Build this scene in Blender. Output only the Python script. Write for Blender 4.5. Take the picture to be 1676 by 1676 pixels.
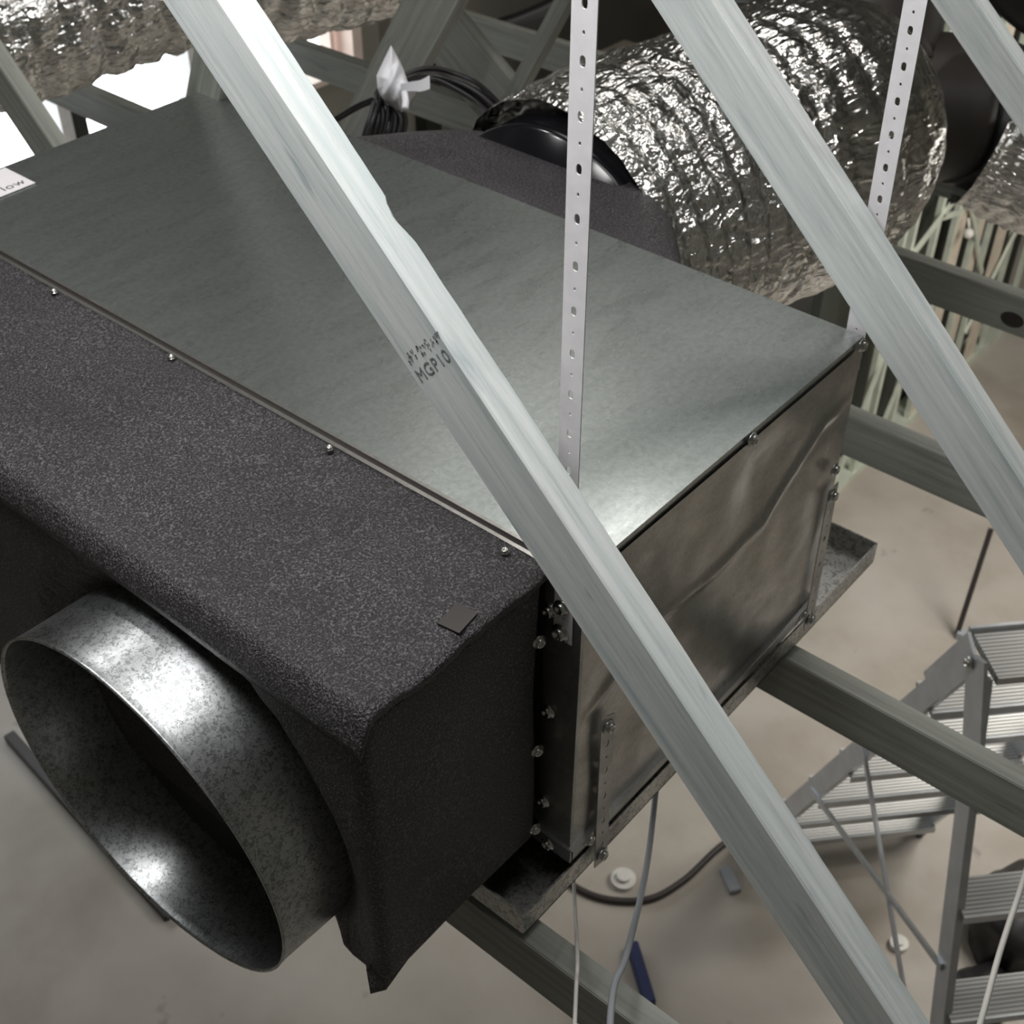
import bpy, bmesh, math, random
from mathutils import Vector, Matrix, noise
random.seed(4)
for o in list(bpy.data.objects): bpy.data.objects.remove(o)
scene = bpy.context.scene
COL = scene.collection
K = 0.44                      # metres per casing height
Z0 = 3.08                     # height of the casing top above the floor, metres
def W(p): return Vector((p[0]*K, p[1]*K, p[2]*K + Z0))

# ------------------------------------------------------------------ camera
YAW, PITCH, ROLL, FPX = .6957, .7001, .0056, 2128.43
CPOS = Vector((-1.7049, -1.218, 1.9349))
_F = Vector((math.cos(YAW)*math.cos(PITCH), math.sin(YAW)*math.cos(PITCH), -math.sin(PITCH)))
_R0 = Vector((math.sin(YAW), -math.cos(YAW), 0)); _U0 = _R0.cross(_F)
_R = math.cos(ROLL)*_R0 + math.sin(ROLL)*_U0
_U = -math.sin(ROLL)*_R0 + math.cos(ROLL)*_U0
cd = bpy.data.cameras.new('camera'); cam = bpy.data.objects.new('camera', cd); COL.objects.link(cam)
cd.sensor_width = 36; cd.lens = 36*FPX/1676; cd.clip_start = .02; cd.clip_end = 100
mw = Matrix((( _R.x, _U.x, -_F.x, 0), (_R.y, _U.y, -_F.y, 0), (_R.z, _U.z, -_F.z, 0), (0, 0, 0, 1)))
cam.matrix_world = Matrix.Translation(W(CPOS)) @ mw
cd.dof.use_dof = True; cd.dof.focus_distance = 1.15; cd.dof.aperture_fstop = 13
scene.camera = cam
# ------------------------------------------------------------------ world, light, exposure
w = bpy.data.worlds.new('daylight'); scene.world = w; w.use_nodes = True
bg = w.node_tree.nodes['Background']; bg.inputs[0].default_value = (.93, .97, 1, 1); bg.inputs[1].default_value = 3.6
def area(name, p, target, size, power, col=(1, 1, 1), sy=None):
    l = bpy.data.lights.new(name, 'AREA'); l.energy = power; l.color = col; l.size = size
    if sy: l.shape = 'RECTANGLE'; l.size_y = sy
    o = bpy.data.objects.new(name, l); COL.objects.link(o); o.location = W(p)
    o.rotation_euler = (W(target) - W(p)).to_track_quat('-Z', 'Y').to_euler(); return o
area('overhead_fill', (-.3, .1, 4.3), (0, .2, 0), .9, 15, (1, .985, .97))  # added soft fill from overhead, not a fixture of the room
area('near_fill', (-.9, .8, 2.6), (-.1, .5, 0), .35, 8.5, (1, .99, .98))  # added close fill so the diagonal timber brightens towards its upper end
area('room_fill', (4.5, 3.0, 5.6), (3.5, 2.0, -2), 1.2, 20, (1, .97, .93))  # added out-of-view fill for the room as a whole
area('floor_fill', (6.6, -1.6, -1.2), (7.2, 0.8, -7), 1.1, 48, (1, .96, .91))  # added fill that lifts the floor, no real fitting
area('stud_wall_fill', (9.3, -.6, -.4), (10.8, 3.1, -5.2), .8, 26, (1, .96, .88))  # added fill to brighten the stud wall and the floor by it
area('foil_glint_fill', (2.6, -2.2, 3.6), (2.4, 1.2, -.4), .11, 8, (1, .98, .95))  # added small bright source for sparkle on the foil, no fitting behind it
area('foil_glint_fill', (.6, 4.6, 4.4), (2.0, 3.0, 0), .09, 6, (1, .98, .95))  # another added sparkle source for the foil
area('foil_glint_fill', (5.2, .2, 4.4), (2.6, 1.2, 0), .08, 5, (1, .96, .9))  # added sparkle source beyond the big duct
area('foil_glint_fill', (-1.0, 3.6, 3.8), (1.2, 3.6, -.2), .12, 8, (1, 1, 1))  # added sparkle source for the upper left duct
vs = scene.view_settings; vs.view_transform = 'Standard'; vs.look = 'None'; vs.exposure = .14; vs.gamma = 1; vs.use_curve_mapping = False

# ------------------------------------------------------------------ placing helpers
def ray(px, py): return _F + _R*((px-838)/FPX) + _U*((838-py)/FPX)
def hit(px, py, ax, val):
    d = ray(px, py); return CPOS + d*((val-CPOS[ax])/d[ax])
def far(px, py, dep): return CPOS + ray(px, py)*dep

# ------------------------------------------------------------------ materials
def nt(name):
    m = bpy.data.materials.new(name); m.use_nodes = True; t = m.node_tree
    return m, t, t.nodes['Principled BSDF']
def N(t, typ, **kw):
    n = t.nodes.new(typ)
    for k, v in kw.items():
        if k in n.inputs: n.inputs[k].default_value = v
        else: setattr(n, k, v)
    return n
def ramp(t, fac, stops):
    r = t.nodes.new('ShaderNodeValToRGB'); t.links.new(fac, r.inputs[0]); e = r.color_ramp.elements
    while len(e) < len(stops): e.new(.5)
    for i, (p, c) in enumerate(stops):
        e[i].position = p; e[i].color = (c[0], c[1], c[2], 1) if hasattr(c, '__len__') else (c, c, c, 1)
    return r.outputs[0]
def mapped(t, kind='Object', scale=(1, 1, 1), rot=(0, 0, 0)):
    tc = t.nodes.new('ShaderNodeTexCoord'); mp = t.nodes.new('ShaderNodeMapping')
    mp.inputs['Scale'].default_value = scale; mp.inputs['Rotation'].default_value = rot
    t.links.new(tc.outputs[kind], mp.inputs[0]); return mp.outputs[0]
def bump(t, b, h, strength, dist=.002, prev=None):
    n = N(t, 'ShaderNodeBump'); n.inputs['Strength'].default_value = strength; n.inputs['Distance'].default_value = dist
    t.links.new(h, n.inputs['Height'])
    if prev: t.links.new(prev, n.inputs['Normal'])
    t.links.new(n.outputs[0], b.inputs['Normal']); return n.outputs[0]
def simple(name, col, rough=.6, metal=0, var=.12, scale=12):
    m, t, b = nt(name); v = mapped(t); n = N(t, 'ShaderNodeTexNoise', Scale=scale, Detail=5.0); t.links.new(v, n.inputs[0])
    c = ramp(t, n.outputs[0], [(.3, [x*(1-var) for x in col]), (.7, [min(1, x*(1+var)) for x in col])])
    t.links.new(c, b.inputs['Base Color']); b.inputs['Roughness'].default_value = rough; b.inputs['Metallic'].default_value = metal
    return m
def galv(name, lo, hi, rough=(.34, .5), scale=(5, 9, 5), fine=230, fstr=.12, spangle=None, metal=.9):
    m, t, b = nt(name); v = mapped(t, scale=scale)
    n = N(t, 'ShaderNodeTexNoise', Scale=1.6, Detail=8.0, Roughness=.65); t.links.new(v, n.inputs[0])
    c = ramp(t, n.outputs[0], [(.32, lo), (.68, hi)])
    v2 = mapped(t, scale=(1, 1, 1)); f = N(t, 'ShaderNodeTexNoise', Scale=fine, Detail=4.0, Roughness=.7); t.links.new(v2, f.inputs[0])
    fc = ramp(t, f.outputs[0], [(.35, .72), (.6, 1.0)])
    mx = N(t, 'ShaderNodeMixRGB', blend_type='MULTIPLY'); mx.inputs[0].default_value = .6
    t.links.new(c, mx.inputs[1]); t.links.new(fc, mx.inputs[2]); outc = mx.outputs[0]
    rr = ramp(t, n.outputs[0], [(.3, rough[1]), (.7, rough[0])])
    hsrc = f.outputs[0]
    if spangle:
        d = N(t, 'ShaderNodeTexNoise', Scale=spangle*.6, Detail=2.0); t.links.new(v2, d.inputs[0])
        ad = N(t, 'ShaderNodeMixRGB'); ad.inputs[0].default_value = .02; t.links.new(v2, ad.inputs[1]); t.links.new(d.outputs[1], ad.inputs[2])
        vo = N(t, 'ShaderNodeTexVoronoi', Scale=spangle, feature='F1'); t.links.new(ad.outputs[0], vo.inputs[0])
        sc = ramp(t, vo.outputs['Color'], [(.25, .35), (.5, .95)])
        m2 = N(t, 'ShaderNodeMixRGB', blend_type='MULTIPLY'); m2.inputs[0].default_value = .75
        t.links.new(outc, m2.inputs[1]); t.links.new(sc, m2.inputs[2]); outc = m2.outputs[0]; hsrc = vo.outputs['Color']
    t.links.new(outc, b.inputs['Base Color']); t.links.new(rr, b.inputs['Roughness']); b.inputs['Metallic'].default_value = metal
    bump(t, b, hsrc, fstr, .0006); return m
M = {}
M['top'] = galv('galvanised_top', (.41, .44, .43), (.52, .555, .54), (.24, .34), (5, 22, 5), 120, .10)
M['galv'] = galv('galvanised_side', (.36, .35, .33), (.50, .485, .46), (.26, .38), (9, 9, 14), 200, .2)
M['galv_light'] = galv('galvanised_trim', (.33, .335, .33), (.5, .5, .49), (.3, .45), (9, 9, 9), 260, .1)
M['collar'] = galv('spangled_collar', (.42, .44, .445), (.66, .68, .69), (.28, .42), (7, 7, 7), 300, .45, spangle=300, metal=1)
M['tray'] = galv('tray_metal', (.45, .45, .43), (.66, .66, .63), (.3, .45), (7, 7, 7), 200, .3, spangle=220, metal=1)
M['screw'] = simple('screw_steel', (.62, .62, .6), .25, 1)
M['strap'] = simple('strap_zinc', (.84, .82, .85), .5, .05, .05, 60)
def timber(name, lo, hi, dark):
    m, t, b = nt(name)
    v = mapped(t, scale=(1.3, 38, 38)); n = N(t, 'ShaderNodeTexNoise', Scale=1.6, Detail=6.0, Roughness=.6, Distortion=.4); t.links.new(v, n.inputs[0])
    c = ramp(t, n.outputs[0], [(.30, lo), (.62, hi)])
    v2 = mapped(t, scale=(7, 130, 130)); n2 = N(t, 'ShaderNodeTexNoise', Scale=1.5, Detail=5.0, Roughness=.7); t.links.new(v2, n2.inputs[0])
    f = ramp(t, n2.outputs[0], [(.28, .62), (.5, 1.0)])
    v3 = mapped(t, scale=(4, 26, 26)); n3 = N(t, 'ShaderNodeTexNoise', Scale=2.2, Detail=3.0); t.links.new(v3, n3.inputs[0])
    g = ramp(t, n3.outputs[0], [(.26, dark), (.34, (1, 1, 1))])
    m1 = N(t, 'ShaderNodeMixRGB', blend_type='MULTIPLY'); m1.inputs[0].default_value = .55; t.links.new(c, m1.inputs[1]); t.links.new(f, m1.inputs[2])
    m2 = N(t, 'ShaderNodeMixRGB', blend_type='MULTIPLY'); m2.inputs[0].default_value = .6; t.links.new(m1.outputs[0], m2.inputs[1]); t.links.new(g, m2.inputs[2])
    t.links.new(m2.outputs[0], b.inputs['Base Color']); b.inputs['Roughness'].default_value = .62
    bump(t, b, n2.outputs[0], .25, .0012); return m
M['timber'] = timber('treated_pine', (.50, .57, .575), (.76, .79, .78), (.42, .5, .54))
M['timber_green'] = timber('treated_pine_green', (.205, .212, .188), (.32, .33, .295), (.45, .47, .42))
def foam(name, lo, hi, sheen=.1):
    m, t, b = nt(name); v = mapped(t)
    f = N(t, 'ShaderNodeTexNoise', Scale=400.0, Detail=2.0, Roughness=.7); t.links.new(v, f.inputs[0])
    n = N(t, 'ShaderNodeTexNoise', Scale=5.0, Detail=4.0); t.links.new(v, n.inputs[0])
    c = ramp(t, n.outputs[0], [(.3, lo), (.7, hi)]); s = ramp(t, f.outputs[0], [(.50, .55), (.68, 4.5)])
    mx = N(t, 'ShaderNodeMixRGB', blend_type='MULTIPLY'); mx.inputs[0].default_value = 1; t.links.new(c, mx.inputs[1]); t.links.new(s, mx.inputs[2])
    t.links.new(mx.outputs[0], b.inputs['Base Color']); b.inputs['Roughness'].default_value = .46
    b.inputs['Specular IOR Level'].default_value = .55
    pn = bump(t, b, f.outputs[0], .9, .0035)
    v4 = mapped(t, scale=(3, 6, 3)); n4 = N(t, 'ShaderNodeTexNoise', Scale=3.0, Detail=2.0); t.links.new(v4, n4.inputs[0]); bump(t, b, n4.outputs[0], .35, .012, pn)
    return m
M['foam'] = foam('black_foam', (.028, .0255, .028), (.046, .042, .045))
M['black_gloss'] = simple('black_plastic_film', (.008, .008, .010), .16)
M['black'] = simple('black_rubber', (.012, .011, .012), .4)
M['brownblack'] = simple('dark_duct_fitting', (.030, .024, .022), .5)
def foil():
    m, t, b = nt('crumpled_foil')
    v = mapped(t, 'UV', scale=(55, 14, 1)); n = N(t, 'ShaderNodeTexNoise', Scale=1.0, Detail=3.0, Roughness=.6, Distortion=.6); t.links.new(v, n.inputs[0])
    v2 = mapped(t, 'UV', scale=(70, 60, 1)); vo = N(t, 'ShaderNodeTexVoronoi', Scale=1.0, feature='SMOOTH_F1'); t.links.new(v2, vo.inputs[0])
    v3 = mapped(t, 'UV', scale=(14, 12, 1)); n3 = N(t, 'ShaderNodeTexNoise', Scale=1.3, Detail=2.0, Distortion=1.0); t.links.new(v3, n3.inputs[0])
    b.inputs['Base Color'].default_value = (.80, .79, .77, 1); b.inputs['Metallic'].default_value = 1; b.inputs['Roughness'].default_value = .19
    a = bump(t, b, n.outputs[0], .6, .006); c = bump(t, b, vo.outputs['Distance'], .8, .004, a); bump(t, b, n3.outputs[0], .8, .014, c)
    return m
M['foil'] = foil()
M['alu'] = simple('ladder_aluminium', (.50, .52, .54), .38, .75, .08, 20)
def tread_mat():
    m, t, b = nt('ribbed_tread'); v = mapped(t); wv = N(t, 'ShaderNodeTexWave', Scale=28.0, bands_direction='Y'); t.links.new(v, wv.inputs[0])
    c = ramp(t, wv.outputs[0], [(.2, (.27, .27, .26)), (.8, (.52, .52, .50))]); t.links.new(c, b.inputs['Base Color'])
    b.inputs['Metallic'].default_value = .6; b.inputs['Roughness'].default_value = .42; bump(t, b, wv.outputs[0], .5, .003); return m
M['tread'] = tread_mat()
M['paper'] = simple('label_paper', (.86, .83, .84), .5, 0, .02)
M['ink'] = simple('label_ink', (.05, .05, .06), .5, 0, .02)
M['stamp'] = simple('stamp_ink', (.22, .24, .25), .7, 0, .3, 300)
M['cloth'] = simple('white_cloth', (.86, .86, .9), .7, 0, .04)
M['cord_white'] = simple('white_cord', (.62, .60, .56), .5)
M['cord_grey'] = simple('grey_cord', (.32, .34, .36), .5)
M['blue'] = simple('blue_plastic', (.015, .025, .09), .5)
M['steel_stud'] = simple('steel_stud', (.62, .66, .56), .45, .25)
M['pine_warm'] = simple('warm_board', (.62, .54, .44), .6)
M['dark_wall'] = simple('dark_cladding', (.028, .032, .024), .7, 0, .25, 3)
M['wall'] = simple('wall_board', (.26, .25, .215), .8, 0, .1, 2)
M['roof'] = simple('roof_sarking', (.23, .25, .24), .7, 0, .1, 2)
M['reveal'] = simple('window_reveal', (.78, .64, .57), .6, 0, .05)
M['frame_white'] = simple('window_frame_white', (.72, .72, .72), .5)
def concrete():
    m, t, b = nt('concrete_floor'); v = mapped(t)
    n = N(t, 'ShaderNodeTexNoise', Scale=1.3, Detail=6.0, Roughness=.55); t.links.new(v, n.inputs[0])
    c = ramp(t, n.outputs[0], [(.3, (.27, .235, .19)), (.5, (.39, .355, .31)), (.72, (.48, .445, .40))])
    n2 = N(t, 'ShaderNodeTexNoise', Scale=7.0, Detail=3.0); t.links.new(v, n2.inputs[0]); s = ramp(t, n2.outputs[0], [(.24, .6), (.3, 1)])
    mx = N(t, 'ShaderNodeMixRGB', blend_type='MULTIPLY'); mx.inputs[0].default_value = .7; t.links.new(c, mx.inputs[1]); t.links.new(s, mx.inputs[2])
    t.links.new(mx.outputs[0], b.inputs['Base Color']); b.inputs['Roughness'].default_value = .45; return m
M['floor'] = concrete()

# ------------------------------------------------------------------ object helpers
def tag(o, label=None, cat=None, group=None, kind=None):
    if label: o['label'] = label
    if cat: o['category'] = cat
    if group: o['group'] = group
    if kind: o['kind'] = kind
    return o
def empty(name, p, label, cat, group=None):
    o = bpy.data.objects.new(name, None); COL.objects.link(o); o.location = W(p); o.empty_display_size = .05
    return tag(o, label, cat, group)
def world_of(o):
    v = Vector((0, 0, 0))
    while o: v += o.location; o = o.parent
    return v
def build(name, bm, mat, parent=None, smooth=False, mtx=None):
    """bm holds metres in world space (or local space of mtx)"""
    me = bpy.data.meshes.new(name)
    bmesh.ops.recalc_face_normals(bm, faces=bm.faces[:])
    if mtx is None:
        c = Vector((0, 0, 0))
        for v in bm.verts: c += v.co
        c /= max(1, len(bm.verts)); mtx = Matrix.Translation(c); bmesh.ops.translate(bm, verts=bm.verts[:], vec=-c)
    if smooth:
        for f in bm.faces: f.smooth = True
    bm.to_mesh(me); bm.free(); o = bpy.data.objects.new(name, me); COL.objects.link(o)
    for mm in (mat if isinstance(mat, (list, tuple)) else [mat]): me.materials.append(mm)
    if parent:
        pw = parent_mat(parent); o.parent = parent; o.matrix_basis = pw.inverted() @ mtx
    else: o.matrix_basis = mtx
    return o
def parent_mat(o):
    m = o.matrix_basis.copy() if o.type != 'EMPTY' else Matrix.Translation(o.location)
    return parent_mat(o.parent) @ m if o.parent else m
def box(bm, a, b, bev=0):
    a, b = W(a), W(b); r = bmesh.ops.create_cube(bm, size=1)['verts']
    for v in r:
        v.co = Vector([(a[i]+b[i])/2 + v.co[i]*abs(b[i]-a[i]) for i in range(3)])
    if bev: bmesh.ops.bevel(bm, geom=list({e for v in r for e in v.link_edges}), offset=bev, segments=2, affect='EDGES')
def boxo(name, a, b, mat, parent=None, bev=0):
    bm = bmesh.new(); box(bm, a, b, bev); return build(name, bm, mat, parent)
def barm(bm, p, q, w, d, up=Vector((0, 0, 1)), bev=0):
    p, q = W(p), W(q); x = (q-p); L = x.length; x.normalize(); y = up.cross(x)
    y.normalize(); z = x.cross(y); r = bmesh.ops.create_cube(bm, size=1)['verts']
    for v in r: v.co = (p+q)/2 + x*v.co.x*L + y*v.co.y*w*K + z*v.co.z*d*K
    if bev: bmesh.ops.bevel(bm, geom=list({e for v in r for e in v.link_edges}), offset=bev, segments=2, affect='EDGES')
def bar(name, p, q, w, d, mat, parent=None, up=Vector((0, 0, 1)), bev=0):
    """bar along p-q with its own frame so the grain follows it; w sideways, d along up"""
    P_, Q_ = W(p), W(q); x = Q_-P_; L = x.length; x.normalize(); y = up.cross(x).normalized(); z = x.cross(y)
    m = Matrix((x, y, z)).transposed().to_4x4(); m.translation = (P_+Q_)/2
    bm = bmesh.new(); r = bmesh.ops.create_cube(bm, size=1)['verts']
    for v in r: v.co = Vector((v.co.x*L, v.co.y*w*K, v.co.z*d*K))
    if bev: bmesh.ops.bevel(bm, geom=bm.edges[:], offset=bev, segments=2, affect='EDGES')
    return build(name, bm, mat, parent, mtx=m)
def spline(pts, n=12):
    pts = [Vector(p) for p in pts]; P_ = [pts[0]*2-pts[1]] + pts + [pts[-1]*2-pts[-2]]; out = []
    for i in range(1, len(P_)-2):
        a, b, c, d = P_[i-1:i+3]
        for k in range(n):
            t = k/n; out.append(.5*((2*b) + (c-a)*t + (2*a-5*b+4*c-d)*t*t + (3*b-a-3*c+d)*t**3))
    out.append(P_[-2]); return out
def tube(bm, path, rad, seg=10, cap=True, uv=False, fn=None):
    """path in casing units; rad number or function(s 0..1); fn(ringindex, ang, r)->r"""
    pts = [W(p) for p in path]; n = len(pts); prev = None; rings = []; L = 0
    uvl = bm.loops.layers.uv.verify() if uv else None; Ls = []
    for i, p in enumerate(pts):
        tg = (pts[min(i+1, n-1)]-pts[max(i-1, 0)]).normalized()
        if prev is None:
            a = Vector((0, 0, 1)) if abs(tg.z) < .9 else Vector((1, 0, 0)); prev = (a - tg*a.dot(tg)).normalized()
        else: prev = (prev - tg*prev.dot(tg)).normalized()
        b = tg.cross(prev); ring = []
        if i: L += (pts[i]-pts[i-1]).length
        Ls.append(L)
        r = rad(i/(n-1)) if callable(rad) else rad
        for k in range(seg):
            a = 2*math.pi*k/seg; rr = fn(L, a, r) if fn else r
            ring.append(bm.verts.new(p + (prev*math.cos(a) + b*math.sin(a))*rr*K))
        rings.append(ring)
    for i in range(n-1):
        for k in range(seg):
            f = bm.faces.new((rings[i][k], rings[i][(k+1) % seg], rings[i+1][(k+1) % seg], rings[i+1][k]))
            if uv:
                for lp, (ii, kk) in zip(f.loops, ((i, k), (i, k+1), (i+1, k+1), (i+1, k))): lp[uvl].uv = (Ls[ii], kk/seg*3.0)
    if cap:
        for rg in (rings[0], rings[-1]):
            try: bm.faces.new(rg)
            except ValueError: pass
    return rings
def tubeo(name, pts, rad, mat, parent=None, seg=10, n=12, **kw):
    bm = bmesh.new(); tube(bm, spline(pts, n), rad, seg, **kw); return build(name, bm, mat, parent, smooth=True)
def screw_bm(r=.017, cross=True):
    bm = bmesh.new(); rings = []
    for rr, z in ((1.35, 0), (1.35, .18), (1.0, .22), (1.0, .75), (.8, .95), (.5, .95), (.42, .6)):
        rings.append([bm.verts.new((rr*r*K*math.cos(2*math.pi*k/12), rr*r*K*math.sin(2*math.pi*k/12), z*r*K)) for k in range(12)])
    for a, b in zip(rings, rings[1:]):
        for k in range(12): bm.faces.new((a[k], a[(k+1) % 12], b[(k+1) % 12], b[k]))
    bm.faces.new(rings[-1]); bm.faces.new(rings[0][::-1]); return bm
_scr = None
def screw(p, nrm, parent, s=1.0, label=None):
    global _scr
    if _scr is None:
        _scr = bpy.data.meshes.new('screw'); b = screw_bm(); b.to_mesh(_scr); b.free(); _scr.materials.append(M['screw'])
        for f in _scr.polygons: f.use_smooth = True
    o = bpy.data.objects.new('screw', _scr); COL.objects.link(o); o.parent = parent
    m = Vector(nrm).to_track_quat('Z', 'Y').to_matrix().to_4x4() @ Matrix.Scale(s, 4); m.translation = W(p)
    o.matrix_basis = parent_mat(parent).inverted() @ m; return o
def poly_holes(name, outer, holes, thick, mat, parent, mtx):
    """flat plate with real holes from 2D loops (metres), placed by mtx"""
    cu = bpy.data.curves.new(name, 'CURVE'); cu.dimensions = '2D'; cu.fill_mode = 'BOTH'; cu.extrude = thick/2
    for lp in [outer]+holes:
        s = cu.splines.new('POLY'); s.points.add(len(lp)-1); s.use_cyclic_u = True
        for i, (x, y) in enumerate(lp): s.points[i].co = (x, y, 0, 1)
    tmp = bpy.data.objects.new('tmp', cu); COL.objects.link(tmp); bpy.context.view_layer.update()
    me = bpy.data.meshes.new_from_object(tmp.evaluated_get(bpy.context.evaluated_depsgraph_get())); bpy.data.objects.remove(tmp)
    bm = bmesh.new(); bm.from_mesh(me); return build(name, bm, mat, parent, mtx=mtx)
def slot(cx, cy, rx, ry, n=16): return [(cx+rx*math.cos(2*math.pi*k/n), cy+math.copysign(abs(math.sin(2*math.pi*k/n))**.6, math.sin(2*math.pi*k/n))*ry) for k in range(n)]
def text_mesh(name, s, size, mat, parent, mtx, thick=.0001, sp=1.0):
    cu = bpy.data.curves.new(name, 'FONT'); cu.body = s; cu.size = size; cu.extrude = thick; cu.space_character = sp
    tmp = bpy.data.objects.new('tmp', cu); COL.objects.link(tmp); bpy.context.view_layer.update()
    me = bpy.data.meshes.new_from_object(tmp.evaluated_get(bpy.context.evaluated_depsgraph_get())); bpy.data.objects.remove(tmp)
    bm = bmesh.new(); bm.from_mesh(me); return build(name, bm, mat, parent, mtx=mtx)
def frame(origin, x, y):
    x = Vector(x).normalized(); y = Vector(y); z = x.cross(y).normalized(); y = z.cross(x)
    m = Matrix((x, y, z)).transposed().to_4x4(); m.translation = origin; return m

# ------------------------------------------------------------------ setting
FL = -7.0; CT = 6.2
tag(boxo('floor', (-6, -6, FL-.15), (17, 14, FL), M['floor']), kind='structure')
tag(boxo('ceiling', (-6, -6, CT), (17, 14, CT+.2), M['roof']), kind='structure')
tag(boxo('wall_back', (-6.2, -6, FL), (-6, 14, CT), M['wall']), kind='structure')
tag(boxo('wall_right', (-6, -6.2, FL), (17, -6, CT), M['wall']), kind='structure')
tag(boxo('wall_front', (17, -6, FL), (17.2, 14, CT), M['wall']), kind='structure')
# far wall with two openings
bm = bmesh.new(); vy = 10.0
def wseg(u0, u1, z0, z1): box(bm, (u0, vy, z0), (u1, vy+.35, z1))
wseg(-6, 17, FL, -4.15); wseg(-6, 17, -.9, CT); wseg(-6, .4, -4.15, -.9); wseg(6.5, 7.2, -4.15, -.9); wseg(7.2, 8.8, -4.15, -4.0)
wseg(8.8, 17, -4.15, -.9)
tag(build('wall_left', bm, M['wall']), kind='structure')
bm = bmesh.new(); box(bm, (8.65, vy-.12, -4.0), (8.8, vy+.34, -.9)); box(bm, (7.2, vy-.12, -4.0), (8.65, vy+.34, -3.93)); box(bm, (8.52, vy+.12, -3.93), (8.58, vy+.3, -.9))
tag(build('window_1', bm, M['reveal']), kind='structure')
bm = bmesh.new(); box(bm, (4.80, vy, -4.15), (4.93, vy+.3, -.9)); box(bm, (.4, vy, -4.15), (6.5, vy+.3, -4.08)); box(bm, (6.42, vy, -4.15), (6.5, vy+.3, -.9))
tag(build('window_2', bm, M['frame_white']), kind='structure')
bm = bmesh.new(); box(bm, (4.96, vy-.05, -4.15), (5.06, vy+.2, -.9))
tag(build('trim_1', bm, M['dark_wall']), kind='structure')
for i, u in enumerate((9.2, 9.75)):
    tag(boxo('trim_%d' % (i+2), (u, vy-.2, FL), (u+.28, vy, CT), M['wall' if i == 0 else 'dark_wall']), kind='structure')

# ------------------------------------------------------------------ roof trusses
TT = .08
def web(parent, u, A, B, h, mat, name='web'):
    """timber lying in plane u..u+TT along (v,z) points of its centre line"""
    return bar(name, (u+TT/2, A[0], A[1]), (u+TT/2, B[0], B[1]), TT, h, mat, parent, up=Vector((0, .3, 1)) if abs(B[1]-A[1]) < 1e-6 else perp(A, B), bev=.0018)
def perp(A, B):
    d = Vector((0, B[0]-A[0], B[1]-A[1])).normalized(); p = Vector((0, -d.z, d.y)); return p if p.z > 0 else -p
def plane_line(u, p1, p2, z0=None, z1=None, trim=None):
    a, b = hit(*p1, 0, u), hit(*p2, 0, u); A, B = Vector((a.y, a.z)), Vector((b.y, b.z))
    def atz(z): t = (z-A.y)/(B.y-A.y); return tuple(A+(B-A)*t)
    return atz(z0), atz(z1)
CH = .2; CZ = -1.2; TOPZ = 3.4
def truss(u, label, lo=-5.6, hi=9.8, chordmat='timber_green'):
    t = empty('roof_truss', (u, 2, CZ-CH), label, 'roof truss', None)
    bm_ = bar('bottom_chord', (u+TT/2, lo, CZ-CH/2), (u+TT/2, hi, CZ-CH/2), TT, CH, M[chordmat], t, bev=.0015)
    bar('top_chord', (u+TT/2, lo, TOPZ+CH/2), (u+TT/2, hi, TOPZ+CH/2), TT, CH, M[chordmat], t, bev=.0015)
    return t
def web_px(t, u, l1, l2, r1, r2, z0=CZ, z1=TOPZ, mat='timber', hh=None, name='web'):
    """two visible edges of the face of a web (measured on the photograph) on the plane u"""
    a0, a1 = plane_line(u, l1, l2, z0, z1); b0, b1 = plane_line(u, r1, r2, z0, z1)
    A = ((a0[0]+b0[0])/2, z0); B = ((a1[0]+b1[0])/2, z1)
    d = Vector((B[0]-A[0], B[1]-A[1])).normalized(); h = abs(((a0[0]-b0[0])+(a1[0]-b1[0]))/2*d.y)
    return web(t, u, A, B, hh or h, M[mat], name)
tA = truss(-.2, 'near roof truss whose pale diagonal timber crosses right over the metal casing')
tB = truss(1.16, 'roof truss whose grey green diagonal passes in front of the silver flexible duct')
tC = truss(2.52, 'roof truss just behind the casing, its bottom timber starting at the far right corner')
tD = truss(3.88, 'roof truss whose bottom timber with a dark knot runs below the steel studs')
uE = hit(1540, 322, 2, CZ-CH).x
tE = truss(uE, 'furthest roof truss, its bottom timber under the black duct fitting')

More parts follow.
